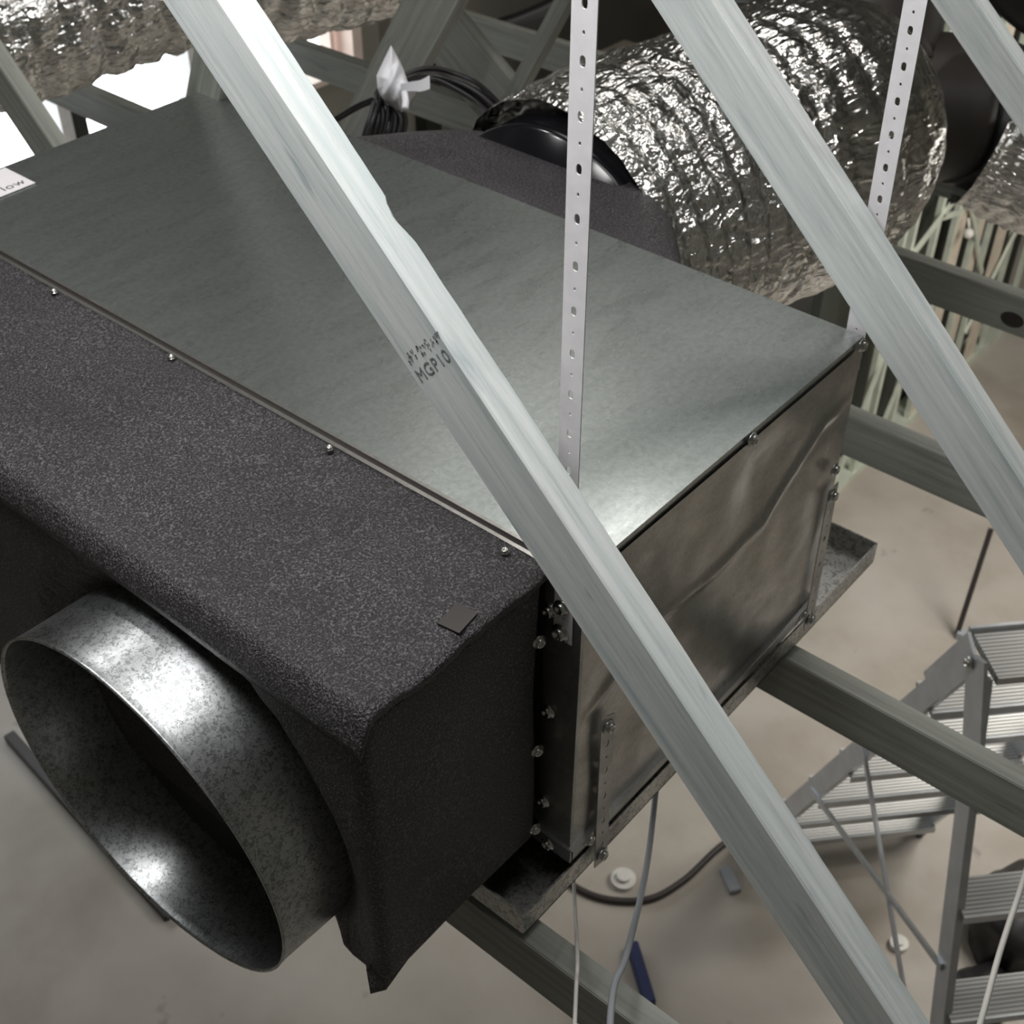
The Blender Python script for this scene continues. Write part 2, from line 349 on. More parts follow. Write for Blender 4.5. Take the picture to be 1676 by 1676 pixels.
def main_web():
    """the big diagonal with a torn notch on its upper edge, grain along its own x"""
    u = -.2; A, B = Vector((-1.6, -1.2)), None
    L0, L2 = (.898, 1.085), (-.876, -.6); M0, M2 = (.74, 1.12), (-.958, -.502)
    c1 = Vector(((L0[0]+M0[0])/2, (L0[1]+M0[1])/2)); c0 = Vector(((L2[0]+M2[0])/2, (L2[1]+M2[1])/2))
    d = (c1-c0).normalized(); n = Vector((-d.y, d.x)); h = abs((Vector(L0)-Vector(M0)).dot(n))*.5 + abs((Vector(L2)-Vector(M2)).dot(n))*.5
    h2 = h*1.13; nn = n if n.y > 0 else -n; c0 = c0 - nn*(h2-h)/2; h = h2
    s = c0 - d*((c0.y-CZ)/d.y); e = c0 + d*((TOPZ-c0.y)/d.y)
    P_, Q_ = W((u+TT/2, s.x, s.y)), W((u+TT/2, e.x, e.y)); x = (Q_-P_).normalized(); up = Vector((0, n.x, n.y)); 
    if up.z < 0: up = -up
    y = up.cross(x).normalized(); z = x.cross(y); m = Matrix((x, y, z)).transposed().to_4x4(); m.translation = P_
    L = (Q_-P_).length; tt, hh = TT*K, h*K
    bm = bmesh.new(); nx = 520; rows = []
    # notch place along x: point on the u+ edge
    q = W((u+TT, .395, .792)); xn = (q-P_).dot(x)
    prof = []
    c = .0016
    # side sign: y axis points to -u or +u
    sg = 1 if y.x > 0 else -1
    base = [(-1, -1), (-1, 1), (1, 1), (1, -1)]
    for i in range(nx+1):
        s_ = i/nx; xx = L*s_; ring = []
        k = (xx-xn)
        cut = 0
        if -.032 < k < .006: cut = .006*(1-abs(k+.008)/.024)
        if .004 < k < .012: cut = max(cut, .004*(1-(k-.004)/.008))
        cut = max(0, cut) + .0009*noise.noise(Vector((xx*9, 1, 0))) + .0006*noise.noise(Vector((xx*40, 3, 0)))
        pts = []
        for (a, b, w_) in ((-1, -1, 0), (-1, 1, 0), (1, 1, 1), (1, -1, 0)):
            yy, zz = a*sg*tt/2, b*hh/2
            pts.append((yy, zz, a, b, w_))
        sec = []
        for (yy, zz, a, b, w_) in pts:
            wob = .0005*noise.noise(Vector((xx*6, a*3+.5, b*5)))
            if w_:   # u+, top edge: waney and torn
                cc = max(c, c*1.6 + cut)
                sec += [(yy-a*sg*cc*.15+wob if False else yy, zz-cc*1.1), (yy-a*sg*cc, zz)] if True else []
            elif (a, b) == (-1, 1): sec += [(yy-a*sg*c, zz+wob), (yy, zz-c)]
            elif (a, b) == (-1, -1): sec += [(yy, zz+c), (yy-a*sg*c, zz)]
            else: sec += [(yy-a*sg*c, zz), (yy, zz+c)]
        # order: (-1,-1): side, bottom ; (-1,1): top, side ; keep a consistent loop
        lb, lt, rt, rb = sec[0:2], sec[2:4], sec[4:6], sec[6:8]
        order = [lb[1], lb[0], lt[1], lt[0], rt[1], rt[0], rb[1], rb[0]]
        rows.append([bm.verts.new((xx, yy, zz)) for yy, zz in order])
    for a, b in zip(rows, rows[1:]):
        for k in range(8): bm.faces.new((a[k], a[(k+1) % 8], b[(k+1) % 8], b[k]))
    bm.faces.new(rows[0]); bm.faces.new(rows[-1])
    o = build('web', bm, M['timber'], tA, mtx=m)
    # grade stamp on the -u face
    a = hit(689, 626, 0, u-.001); b = hit(738, 589, 0, u-.001); a, b = W(a), W(b)
    dirx = (b-a).normalized()
    text_mesh('grade_stamp', 'MGP10', .0165, M['stamp'], o, frame(a, dirx, Vector((0, .69, .72))), .00012, 1.12)
    bmk = bmesh.new(); random.seed(8)
    yv = Vector((1, 0, 0)).cross(dirx); yv = yv if yv.y > 0 else -yv
    for k in range(46):
        c_ = a + dirx*(.002+.058*random.random()) + yv*(.017+.010*random.random()) + Vector((-.0001, 0, 0))
        s1, s2 = .0006+.0009*random.random(), .0005+.0006*random.random()
        vs_ = [bmk.verts.new(c_ + dirx*i*s1 + yv*j*s2) for i, j in ((-1, -1), (1, -1), (1, 1), (-1, 1))]; bmk.faces.new(vs_)
    build('stamp_dots', bmk, M['stamp'], o)
    return o
main_web()
web_px(tB, 1.16, (1065, 0), (1587, 800), (1165, 0), (1676, 800), mat='timber')
web_px(tC, 2.52, (1524, 0), (1676, 222), (1592, 0), (1676, 125), mat='timber')
web_px(tB, 1.16, (0, 177), (51, 254), (35, 157), (92, 242), mat='timber_green')
web_px(tC, 2.52, (672, 0), (617, 119), (737, 0), (672, 112), mat='timber_green')
web_px(tD, 3.88, (700, 60), (763, 134), (734, 40), (813, 141), mat='timber_green')
web_px(tD, 3.88, (906, 0), (822, 141), (934, 0), (875, 124), mat='timber_green')
web_px(tB, 1.16, (310, 75), (292, 170), (385, 75), (367, 170), mat='timber_green', hh=.17)

# ------------------------------------------------------------------ ducted fan unit casing
Wd, Ln = 1.2642, 2.714
unit = empty('ducted_fan_unit', (Wd/2, Ln/2, -1.04), 'large rectangular galvanised metal fan unit casing hung under the diagonal timbers', 'air conditioning unit')
boxo('casing', (.004, .006, -1.0), (Wd-.004, Ln-.004, -.012), M['galv'], unit)
bm = bmesh.new(); nu, nv = 40, 70
g = [[None]*(nv+1) for _ in range(nu+1)]
for i in range(nu+1):
    for j in range(nv+1):
        u, v = Wd*i/nu, Ln*j/nv; e = min(u, Wd-u, v, Ln-v)
        z = -.0015*min(1, e/.3)*(1+.8*noise.noise(Vector((u*2, v*2, 0)))) 
        g[i][j] = bm.verts.new(W((u, v, z)))
for i in range(nu):
    for j in range(nv): bm.faces.new((g[i][j], g[i+1][j], g[i+1][j+1], g[i][j+1]))
# folded lip round the lid
edge = [g[i][0] for i in range(nu+1)] + [g[nu][j] for j in range(1, nv+1)] + [g[i][nv] for i in range(nu-1, -1, -1)] + [g[0][j] for j in range(nv-1, 0, -1)]
edge = [bm.verts.new(v.co) for v in edge]; low = [bm.verts.new(v.co - Vector((0, 0, .028*K))) for v in edge]
for k in range(len(edge)): bm.faces.new((edge[k], edge[(k+1) % len(edge)], low[(k+1) % len(low)], low[k]))
build('top_panel', bm, M['top'], unit, smooth=False)
for f in bpy.data.objects['top_panel'].data.polygons: f.use_smooth = abs(f.normal.z) > .8
# end panel (dented sheet) on the v = 0 side
bm = bmesh.new(); nu, nz = 120, 90; g = [[None]*(nz+1) for _ in range(nu+1)]
crease = [(.02, -.50), (.33, -.375), (.55, -.40), (.81, -.385), (1.1, -.20)]
def cz(u):
    for a, b in zip(crease, crease[1:]):
        if a[0] <= u <= b[0]: t = (u-a[0])/(b[0]-a[0]); return a[1]+(b[1]-a[1])*t
    return crease[0][1] if u < crease[0][0] else crease[-1][1]
for i in range(nu+1):
    for j in range(nz+1):
        u, z = .004+(Wd-.008)*i/nu, -.985+.96*j/nz
        e = min(u, Wd-u, -z, z+1)
        d = (z-cz(u)); env = min(1, max(0, e)/.12)
        y = -.006 + env*(-.010*math.exp(-(d/.022)**2) - .012*max(0, -d)*(1 if d < 0 else 0) + .010*noise.noise(Vector((u*2.2, z*2.5, 3))) + .003*noise.noise(Vector((u*9, z*7, 1))))
        y += env*.012*math.exp(-((u-.78)/.12)**2-((z+.18)/.16)**2)
        g[i][j] = bm.verts.new(W((u, y, z)))
for i in range(nu):
    for j in range(nz): bm.faces.new((g[i][j], g[i+1][j], g[i+1][j+1], g[i][j+1]))
o = build('end_panel', bm, M['galv'], unit, smooth=True); tag(o, 'dented dull metal end panel with a long crease')
# corner post on the near corner, bottom flange
bm = bmesh.new(); box(bm, (-.008, -.008, -.985), (.004, .10, -.028)); build('corner_post', bm, M['galv_light'], unit)
bm = bmesh.new()
box(bm, (-.012, -.018, -1.035), (Wd+.01, -.006, -.985)); box(bm, (-.018, -.018, -1.035), (-.006, Ln, -.985))
box(bm, (-.018, -.018, -1.037), (Wd+.01, Ln, -1.033)); box(bm, (-.016, -.026, -.99), (Wd+.01, -.004, -.984))
build('bottom_flange', bm, M['galv_light'], unit)
# raised seam between casing lid and plenum
bm = bmesh.new(); box(bm, (-.010, .09, -.03), (0, Ln, .006)); box(bm, (-.034, .09, -.03), (-.022, Ln, .002)); build('seam_strip', bm, M['galv'], unit)
bm = bmesh.new(); box(bm, (-.022, .09, -.03), (-.010, Ln, -.003)); build('seam_gap', bm, M['brownblack'], unit)
for p, n_ in (((1.245, -.006, -.018), (0, -1, 0)), ((.681, -.006, -.020), (0, -1, 0)), ((.06, -.02, -1.008), (0, -1, 0)), ((1.19, -.02, -1.005), (0, -1, 0)),
              ((-.009, .078, -.50), (-1, 0, 0)), ((-.009, .084, -.86), (-1, 0, 0)), ((-.009, .085, -.16), (-1, 0, 0)), ((-.02, .055, -1.01), (-1, 0, 0)), ((1.20, -.02, -.42), (0, -1, 0))):
    screw(p, n_, unit, .9)
# airflow label stuck on the lid
lab = boxo('airflow_label', (-.10, 2.525, .0015), (.326, 2.698, .0035), M['paper'], unit); tag(lab, 'white paper label reading Flow')
text_mesh('label_text', 'Flow', .0235, M['ink'], lab, frame(W((.196, 2.548, .0037)), (1, 0, 0), (0, 1, 0)), .00008, 1.1)
bm = bmesh.new(); vs_ = [bm.verts.new(W(p)) for p in ((.17, 2.63, .0038), (.205, 2.645, .0038), (.20, 2.66, .0038), (.165, 2.655, .0038))]; bm.faces.new(vs_); build('label_mark', bm, M['ink'], lab)

# ------------------------------------------------------------------ near insulated plenum
pl = empty('insulated_plenum', (-.32, 1.4, -1.0), 'black foam covered plenum box with the round metal collar, left of casing', 'duct plenum')
def lumpy(name, a, b, mat, parent, bev, amp, cuts=10, seed=0, top_bulge=0, parentmat=None):
    bm = bmesh.new(); box(bm, a, b)
    bmesh.ops.bevel(bm, geom=bm.edges[:], offset=bev*K, segments=5, affect='EDGES', profile=.5)
    for it in range(7):
        es = [e for e in bm.edges if e.calc_length() > .035]
        if not es: break
        bmesh.ops.subdivide_edges(bm, edges=es, cuts=1, use_grid_fill=True)
    bmesh.ops.triangulate(bm, faces=[f for f in bm.faces if len(f.verts) > 4])
    bm.normal_update(); disp = []
    for v in bm.verts:
        p = v.co; n1 = noise.noise(Vector((p.x*5+seed, p.y*4, p.z*5))); n2 = noise.noise(Vector((p.x*16, p.y*11+seed, p.z*13)))
        disp.append((v, v.normal*(amp*n1 + amp*.35*n2)))
    for v, d in disp:
        v.co += d
        u_, v_, z_ = v.co.x/K, v.co.y/K, (v.co.z-Z0)/K
        if u_ < -.55:      # the foam is pulled in round the collar
            q = max(0, min(1, 1-(math.hypot(v_-.725, z_+.655)-.50)/.10)); v.co.x += .055*K*q*q*(3-2*q)
    return build(name, bm, mat, parent, smooth=True)
ins = lumpy('foam_jacket', (-.618, .078, -.985), (-.036, 2.75, -.026), M['foam'], pl, .035, .0035)
# top foam sheet lapping over the side with a wavy cut edge
def sheet():
    bm = bmesh.new(); nu, nv = 46, 150; T = []; Bt = []
    for i in range(nu+1):
        s = i/nu; rt, rb = [], []
        for j in range(nv+1):
            q = j/nv
            u = -.036 + (-.645+.036)*s
            # wavy near edge
            vn = .062 + .010*noise.noise(Vector((u*9, 2, 0))) + .004*noise.noise(Vector((u*30, 5, 0)))
            v = vn + (2.76-vn)*(q**1.3)
            z = .004 + .007*noise.noise(Vector((u*4, v*2.2, 7))) + .0035*noise.noise(Vector((u*9, v*3, 1)))
            # ridges running along the sheet
            z += .0065*math.sin(u*20+v*3.2+2*noise.noise(Vector((u*2, v, 5))))*min(1, s*3)
            # roll down over the front long edge
            k = max(0, (s-.90)/.10); z -= .075*k*k; u2 = u + .012*k*k
            # roll at the near edge
            kk = max(0, 1-(v-vn)/.03); z -= .012*kk*kk
            # puffed near front corner
            z += .018*math.exp(-((s-.93)/.06)**2-((v-.10)/.06)**2)
            rt.append(bm.verts.new(W((u2, v, z)))); rb.append(bm.verts.new(W((u2+.001, v+.002, z-.022))))
        T.append(rt); Bt.append(rb)
    for i in range(nu):
        for j in range(nv):
            bm.faces.new((T[i][j], T[i+1][j], T[i+1][j+1], T[i][j+1])); bm.faces.new((Bt[i][j], Bt[i][j+1], Bt[i+1][j+1], Bt[i+1][j]))
    for i in range(nu):
        bm.faces.new((T[i][0], Bt[i][0], Bt[i+1][0], T[i+1][0])); bm.faces.new((T[i][nv], T[i+1][nv], Bt[i+1][nv], Bt[i][nv]))
    for j in range(nv):
        bm.faces.new((T[0][j], T[0][j+1], Bt[0][j+1], Bt[0][j])); bm.faces.new((T[nu][j], Bt[nu][j], Bt[nu][j+1], T[nu][j+1]))
    return build('top_foam_sheet', bm, M['foam'], pl, smooth=True)
sheet()
# torn flap at the bottom near corner
bm = bmesh.new(); a = [(-.60, .085, -.93), (-.45, .09, -.97), (-.52, .10, -1.0), (-.60, .10, -1.035), (-.635, .12, -1.03), (-.622, .14, -.96), (-.615, .13, -.93)]
c0 = bm.verts.new(W((-.60, .11, -.95))); r0 = [bm.verts.new(W(p)) for p in a]; r1 = [bm.verts.new(W((p[0]+.012, p[1]+.014, p[2]))) for p in a]; c1 = bm.verts.new(W((-.585, .125, -.95)))
for k in range(len(a)-1):
    bm.faces.new((c0, r0[k], r0[k+1])); bm.faces.new((c1, r1[k+1], r1[k])); bm.faces.new((r0[k], r1[k], r1[k+1], r0[k+1]))
build('foam_flap', bm, M['foam'], pl)
tp = hit(752, 1012, 2, .02)
bar('tape_patch', (tp.x-.035, tp.y, .0165), (tp.x+.035, tp.y+.01, .0165), .055, .004, M['brownblack'], pl)
for p in ((-.054, 1.873, .012), (-.053, 1.347, .012), (-.058, .737, .012), (-.068, .169, .012)): screw(p, (0, 0, 1), pl, .5)
for p in ((-.055, .077, -.22), (-.052, .077, -.61), (-.052, .077, -.93)): screw(p, (-.3, -1, 0), pl, .8)
# collar: open spigot with rolled rim
CC = Vector((-.79, .738, -.672)); CR = .508; BC = Vector((-.550, .722, -.655))
def collar():
    shear = (CC-BC)/(CC-BC).length; AL = (CC-BC).length; ax = Vector((-1, -.02, -.03)).normalized(); s = Vector((0, 0, 1)); s = (s-ax*s.dot(ax)).normalized(); t = ax.cross(s); seg = 128
    bm = bmesh.new(); prof = []
    for (d, r) in ((-.03, CR-.002), (AL-.03, CR-.002), (AL-.008, CR), (AL, CR+.002), (AL, CR-.004), (AL-.008, CR-.006), (-.0, CR-.008)): prof.append((d, r))
    rings = []
    for d, r in prof:
        ring = []
        for k in range(seg):
            a = 2*math.pi*k/seg; rr = r + .004*math.sin(3*a+1) + .003*noise.noise(Vector((math.cos(a)*2, math.sin(a)*2, d*4)))
            # pushed-in dent on the lower left wall
            dd = math.exp(-((a-2.2)/.20)**2) if False else 0
            ring.append(bm.verts.new(W(BC + shear*d + (s*math.cos(a)+t*math.sin(a))*(rr-dd*.02))))
        rings.append(ring)
    for a, b in zip(rings, rings[1:]):
        for k in range(seg): bm.faces.new((a[k], a[(k+1) % seg], b[(k+1) % seg], b[k]))
    o = build('metal_collar', bm, M['collar'], pl, smooth=True); tag(o, 'open round galvanised metal collar')
    bm = bmesh.new(); seg = 64
    ring = [bm.verts.new(W(BC + ax*.004 + (s*math.cos(2*math.pi*k/seg)+t*math.sin(2*math.pi*k/seg))*(CR-.009))) for k in range(seg)]
    r2 = [bm.verts.new(W(BC + ax*.010 + (s*math.cos(2*math.pi*k/seg)+t*math.sin(2*math.pi*k/seg))*(CR-.009))) for k in range(seg)]
    bm.faces.new(ring); bm.faces.new(r2[::-1])
    for k in range(seg): bm.faces.new((ring[k], ring[(k+1) % seg], r2[(k+1) % seg], r2[k]))
    build('inner_lining', bm, M['black'], pl)
    bm = bmesh.new(); tube(bm, [BC + ax*.0 + (s*math.cos(2*math.pi*k/64)+t*math.sin(2*math.pi*k/64))*(CR+.000) for k in range(65)], .005, 8); build('collar_seal', bm, M['black'], pl, smooth=True)
collar()

# ------------------------------------------------------------------ drip tray and its straps
tray = empty('drip_tray', (.78, 1.3, -1.17), 'shallow galvanised drip tray slung under the casing, corners sticking out both ends', 'drip tray')
bm = bmesh.new(); tu0, tu1, tv0, tv1, tz0, tz1, th = -.20, 1.74, -.012, 2.6, -1.165, -1.078, .006
box(bm, (tu0, tv0, tz0), (tu1, tv1, tz0+th)); box(bm, (tu0, tv0, tz0), (tu1, tv0+th, tz1)); box(bm, (tu0, tv1-th, tz0), (tu1, tv1, tz1))
box(bm, (tu0, tv0+th, tz0+th), (tu0+th, tv1-th, tz1)); box(bm, (tu1-th, tv0+th, tz0+th), (tu1, tv1-th, tz1))
build('tray_pan', bm, M['tray'], tray)
def strap_plate(name, p0, along, wdir, length, width, parent, pitch=.094, off=.04, small=True, cut=False, thick=.0012):
    """p0 casing-unit start of centre line, along/wdir unit vectors; holes repeat every pitch"""
    Lm, wm = length*K, width*K
    outer = [(-0, -wm/2), (Lm, -wm/2), (Lm, wm/2), (0, wm/2)]
    if cut: outer = [(-.010, -wm/2), (Lm, -wm/2), (Lm+.006, wm/2), (.004, wm/2)]
    holes = []; x = off
    while x < length-.02:
        holes.append([(b*1.0, a) for a, b in slot(0, x*K, .0026*width/.05, .0042*width/.05)])
        if small and x+pitch/2 < length-.012: holes.append([(b, a) for a, b in slot(0, (x+pitch/2)*K, .0012*width/.05, .0016*width/.05, 10)])
        x += pitch
    return poly_holes(name, outer, holes, thick, M['strap'] if name != 'tray_strap' else M['galv_light'], parent, frame(W(p0), along, wdir))
for u, ua, ub, z0, z1 in ((.11, 0, 0, -.555, -1.155), (1.225, 0, 0, -.50, -1.08)):
    s_ = strap_plate('tray_strap', (u, -.020, z0), (0, -.02, -1), (1, 0, 0), abs(z1-z0), .058, tray, pitch=.105, off=.10, cut=(u < 1))
    screw((u, -.022, z0-.035), (0, -1, 0), tray, .95); screw((u, -.034, z1+.035), (0, -1, 0), tray, .95)
screw((tu0+.01, tv0+.05, -1.10), (-1, 0, 0), tray, .5)

# ------------------------------------------------------------------ hanging straps
hs = empty('hanging_strap', (-.012, .045, -.215), 'long white perforated metal strap hanging in front of the casing top, behind the pale diagonal', 'metal strap', 'perforated hanging straps')
strap_plate('strap_band', (-.013, .040, -.225), (0, .006, 1), (0, -1, 0), 3.5, .053, hs, pitch=.0947, off=.025)
screw((-.015, .045, -.20), (-1, 0, 0), hs, 1.05); screw((-.015, .045, -.12), (-1, 0, 0), hs, .9)
hs2 = empty('hanging_strap', (1.285, .04, -.1), 'white perforated metal strap at upper right, in front of the black duct fitting', 'metal strap', 'perforated hanging straps')
strap_plate('strap_band', (1.278, .028, -.12), (0, .022, 1), (0, -1, 0), 3.4, .058, hs2, pitch=.0865, off=.079)
screw((1.276, .03, -.05), (-1, 0, 0), hs2, 1.2)

# ------------------------------------------------------------------ far plenum and big silver duct
bp = empty('tapered_plenum', (1.4, 1.36, -1.0), 'black foam tapered duct transition behind the casing, feeding the silver duct', 'duct plenum')
def loft():
    bm = bmesh.new(); seg = 96; rings = []
    for i in range(22):
        s = i/21; u = Wd-.002 + .40*s; k = s*s*(3-2*s)*1.0
        hv = .745 + (.47-.745)*s; hz = .47-.03*k; cvz = -.475+.03*k; ex = 2/(16*(1-s)**.8+2.6)
        ring = []
        for j in range(seg):
            a = 2*math.pi*j/seg; ca, sa = math.cos(a), math.sin(a)
            v = 1.33+.03*s + hv*math.copysign(abs(ca)**ex, ca); z = cvz + hz*math.copysign(abs(sa)**ex, sa)
            ring.append(bm.verts.new(W((u, v, z + .004*noise.noise(Vector((u*4, v*4, z*4)))))))
        rings.append(ring)
    for a, b in zip(rings, rings[1:]):
        for k in range(seg): bm.faces.new((a[k], a[(k+1) % seg], b[(k+1) % seg], b[k]))
    bm.faces.new(rings[0]); bm.faces.new(rings[-1]); return build('foam_transition', bm, M['foam'], bp, smooth=True)
loft()
bm = bmesh.new(); tube(bm, [Vector((1.56+.034*i, 1.37, -.42)) for i in range(12)], lambda s: .512+.006*math.sin(s*18), 96, cap=True); o = build('film_sleeve', bm, M['black_gloss'], bp, smooth=True); tag(o, 'glossy black plastic sleeve')

def flex(name, path, r, parent, ringp=.075, amp=.012, crump=.010, seg=150, n=60, flare=0, seed=0, cap=False, step=.009):
    pts = spline(path, 20); L = sum((b-a).length for a, b in zip(pts, pts[1:])); N_ = int(L/step)
    # resample evenly
    out = [pts[0]]; acc = 0; tgt = L/N_; i = 0; cur = pts[0].copy(); idx = 1
    while idx < len(pts):
        d = (pts[idx]-cur).length
        if acc + d >= tgt: cur = cur + (pts[idx]-cur)*((tgt-acc)/d); out.append(cur.copy()); acc = 0
        else: acc += d; cur = pts[idx].copy(); idx += 1
    def rr(Lm, a, r0):
        s = Lm/K
        ph = 2*math.pi*(s/ringp) + a
        q = r0 + amp*abs(math.sin(ph/2)) - amp*.6
        ca, sa = math.cos(a)*r0, math.sin(a)*r0
        q += crump*noise.noise(Vector((s*7+seed, ca*9, sa*9))) + crump*.8*abs(noise.noise(Vector((s*15, ca*15+seed, sa*15)))) + crump*.4*noise.noise(Vector((s*30, ca*26, sa*26+seed)))
        q += .012*noise.noise(Vector((s*1.7+seed, ca*2, sa*2)))
        if flare and s < .10: q += flare*(1-s/.10)
        return q
    bm = bmesh.new(); tube(bm, out, r, seg, cap=cap, uv=True, fn=rr); return build(name, bm, M['foil'], parent, smooth=True)
o = flex('flexible_duct', [(1.70, 1.385, -.42), (2.05, 1.33, -.385), (2.4, 1.25, -.36), (2.72, 1.17, -.35), (3.02, 1.17, -.38), (3.32, 1.33, -.5), (3.55, 1.65, -.65)], .575, None, ringp=.11, seg=220)
tag(o, 'fat silver foil flexible duct leaving the tapered plenum behind the casing', 'flexible duct')

# black fitting with outlets
fit = empty('duct_fitting', far(1450, 150, 6.9), 'black branching duct fitting at upper right behind the perforated strap', 'duct fitting')
def bdrum(name, a, b, r, mat, rim=.012):
    bm = bmesh.new(); n = 16; path = [a+(b-a)*i/n for i in range(n+1)]
    tube(bm, path, lambda s: r*(1-.0*s)+(rim if s > .93 else 0), 64); return build(name, bm, mat, fit, smooth=True)
a, b = far(1330, 165, 7.0), far(1592, 180, 7.0)
bdrum('barrel_outlet', a, b, .385, M['brownblack'])
bdrum('tape_collar', far(1585, 179, 6.94), far(1628, 196, 7.05), .392, M['black'], .0)
bdrum('upper_outlet', far(1400, 130, 6.9), far(1440, -220, 7.4), .42, M['brownblack'])
o = flex('flexible_duct', [far(1612, 232, 6.98), far(1680, 262, 6.98), far(1770, 300, 7.1), far(1880, 340, 7.3)], .34, None, seg=120, seed=9, crump=.02)
tag(o, 'silver foil duct end beyond the black fitting at right edge', 'flexible duct')
# timber propping corner / black object top right
o = tubeo('flexible_duct', [far(1640, -60, 6.2), far(1690, -10, 6.2), far(1760, 40, 6.3)], .16, M['black'], None, seg=24)
tag(o, 'black duct piece in the very top right corner', 'flexible duct')

# long silver duct at upper left
o = flex('flexible_duct', [far(-260, 60, 6.0), far(-60, 32, 6.2), far(120, -25, 6.35), far(300, -84, 6.5), far(450, -82, 6.7), far(600, -118, 6.9), far(760, -200, 7.2)], .44, None, ringp=.16, amp=.02, crump=.022, seg=160, seed=4, step=.012)
tag(o, 'long silver foil duct across the top left in front of the bright windows', 'flexible duct')

# ------------------------------------------------------------------ cable bundle with white tie
cb = empty('cable_bundle', far(700, 140, 5.6), 'bundle of black cables looped around the timber and tied with white cloth', 'cables')
random.seed(3)
for k in range(9):
    dx, dy = random.uniform(-10, 10), random.uniform(-9, 9); dd = random.uniform(-.06, .06)
    tubeo('cable', [far(585+k*8, 330, 5.5+dd), far(592+k*8, 240, 5.45+dd), far(606+k*7, 190, 5.42+dd), far(630+dx*1.2, 150, 5.42), far(668+dx*.4, 127+dy*.6, 5.45), far(705, 121+dy*1.1, 5.5), far(750+dx, 133+dy*1.4, 5.5+dd), far(790+dx, 156+dy*1.8, 5.45+dd), far(835+dx, 200+dy*2, 5.3)], .0115, M['black'], cb, seg=8)
for k in range(2): tubeo('cable', [far(640, 152+k*4, 5.5), far(590, 170+k*5, 5.6), far(545, 196+k*4, 5.7), far(480, 230, 5.8)], .009, M['black'], cb, seg=8)
def cloth():
    out = [(640, 74), (650, 92), (660, 112), (667, 133), (677, 139), (669, 150), (661, 164), (653, 171), (640, 165), (626, 157), (618, 145), (616, 124), (628, 98)]
    bm = bmesh.new(); cx, cy = 643, 132; rings = []
    op = [Vector((a, b, 0)) for a, b in out]; dense = []
    for k in range(len(op)):
        for q in range(6): dense.append(op[k].lerp(op[(k+1) % len(op)], q/6))
    for s_ in (1.0, .92, .8, .65, .5, .35, .2, .08):
        ring = []
        for k, p in enumerate(dense):
            x, y = cx+(p.x-cx)*s_, cy+(p.y-cy)*s_
            fold = .012*math.sin((x*.55+y*.25)*.55) + .008*noise.noise(Vector((x*.09, y*.05, 2)))
            ring.append(bm.verts.new(W(far(x, y, 5.34 - .12*math.sqrt(1-s_*s_*.98) + fold*(1 if s_ < .99 else .3)))))
        rings.append(ring)
    for a, b in zip(rings, rings[1:]):
        for k in range(len(a)): bm.faces.new((a[k], a[(k+1) % len(a)], b[(k+1) % len(a)], b[k]))
    bm.faces.new(rings[-1])
    back = [bm.verts.new(v.co + _F*.05) for v in rings[0]]
    for k in range(len(back)): bm.faces.new((rings[0][k], back[k], back[(k+1) % len(back)], rings[0][(k+1) % len(back)]))
    bm.faces.new(back); build('cloth_wrap', bm, M['cloth'], ct, smooth=True)
ct = empty('cloth_tie', far(645, 130, 5.3), 'white cloth strip knotted around the black cables and the timber', 'cloth tie')
cloth()
def tail(pts, w):
    bm = bmesh.new(); p = spline([far(*q) for q in pts], 6); prev = None
    for i, q in enumerate(p):
        ww = w*(.5+.6*i/len(p)) ; a = bm.verts.new(W(q+_U*ww)); b = bm.verts.new(W(q-_U*ww+_F*.02)); c = bm.verts.new(W(q-_U*ww*.2+_F*.035))
        if prev:
            for k in range(3): bm.faces.new((prev[k], prev[(k+1) % 3], (a, b, c)[(k+1) % 3], (a, b, c)[k]))
        else: bm.faces.new((a, b, c))
        prev = (a, b, c)
    bm.faces.new(prev[::-1]); build('cloth_tail', bm, M['cloth'], ct)
tail([(656, 143, 5.2), (672, 140, 5.17), (688, 139, 5.15), (703, 133, 5.14)], .022)
bm = bmesh.new(); tube(bm, spline([far(662, 152, 5.2), far(664, 165, 5.18), far(663, 178, 5.17)], 6), .014, 8); build('cloth_tail', bm, M['cloth'], ct, smooth=True)

# ------------------------------------------------------------------ stepladder
zT = -3.0; T = hit(1600, 1090, 2, zT); yaw = .824; ha, sp = 1.734, .24
e2 = Vector((math.cos(yaw), math.sin(yaw), 0)); e1 = Vector((math.sin(yaw), -math.cos(yaw), 0)); dn = Vector((0, 0, FL-zT))
lad = empty('stepladder', (T.x, T.y, FL), 'aluminium double sided stepladder with ribbed treads standing on the floor', 'stepladder')
wid = .95
def railpt(side, f, t):      # side -1 left / +1 right, f +1 far leg / -1 near leg, t 0..1 down
    top = T + e1*(wid if side > 0 else 0) + e2*(.06*f); return top + (dn + e2*ha*f + e1*sp*side)*t
for side in (-1, 1):
    for f in (1, -1):
        up_ = e1.cross((railpt(side, f, 1)-railpt(side, f, 0)).normalized())
        nm = bar('rail', railpt(side, f, -.0), railpt(side, f, .985), .045, .15, M['alu'], lad, up=up_)
        bar('foot', railpt(side, f, .97), railpt(side, f, .999), .06, .17, M['black'], lad, up=up_)
for f in (1, -1):
    for k in range(1, 7):
        t = k/6.6; a = railpt(-1, f, t); b = railpt(1, f, t)
        bar('tread', a, b, .24, .035, M['tread'], lad, up=Vector((0, 0, 1)))
        up2 = Vector((0, 0, 1)); o_ = e2*(-.12)
        bar('tread_lip', a+o_-Vector((0, 0, .012)), b+o_-Vector((0, 0, .012)), .014, .06, M['alu'], lad)
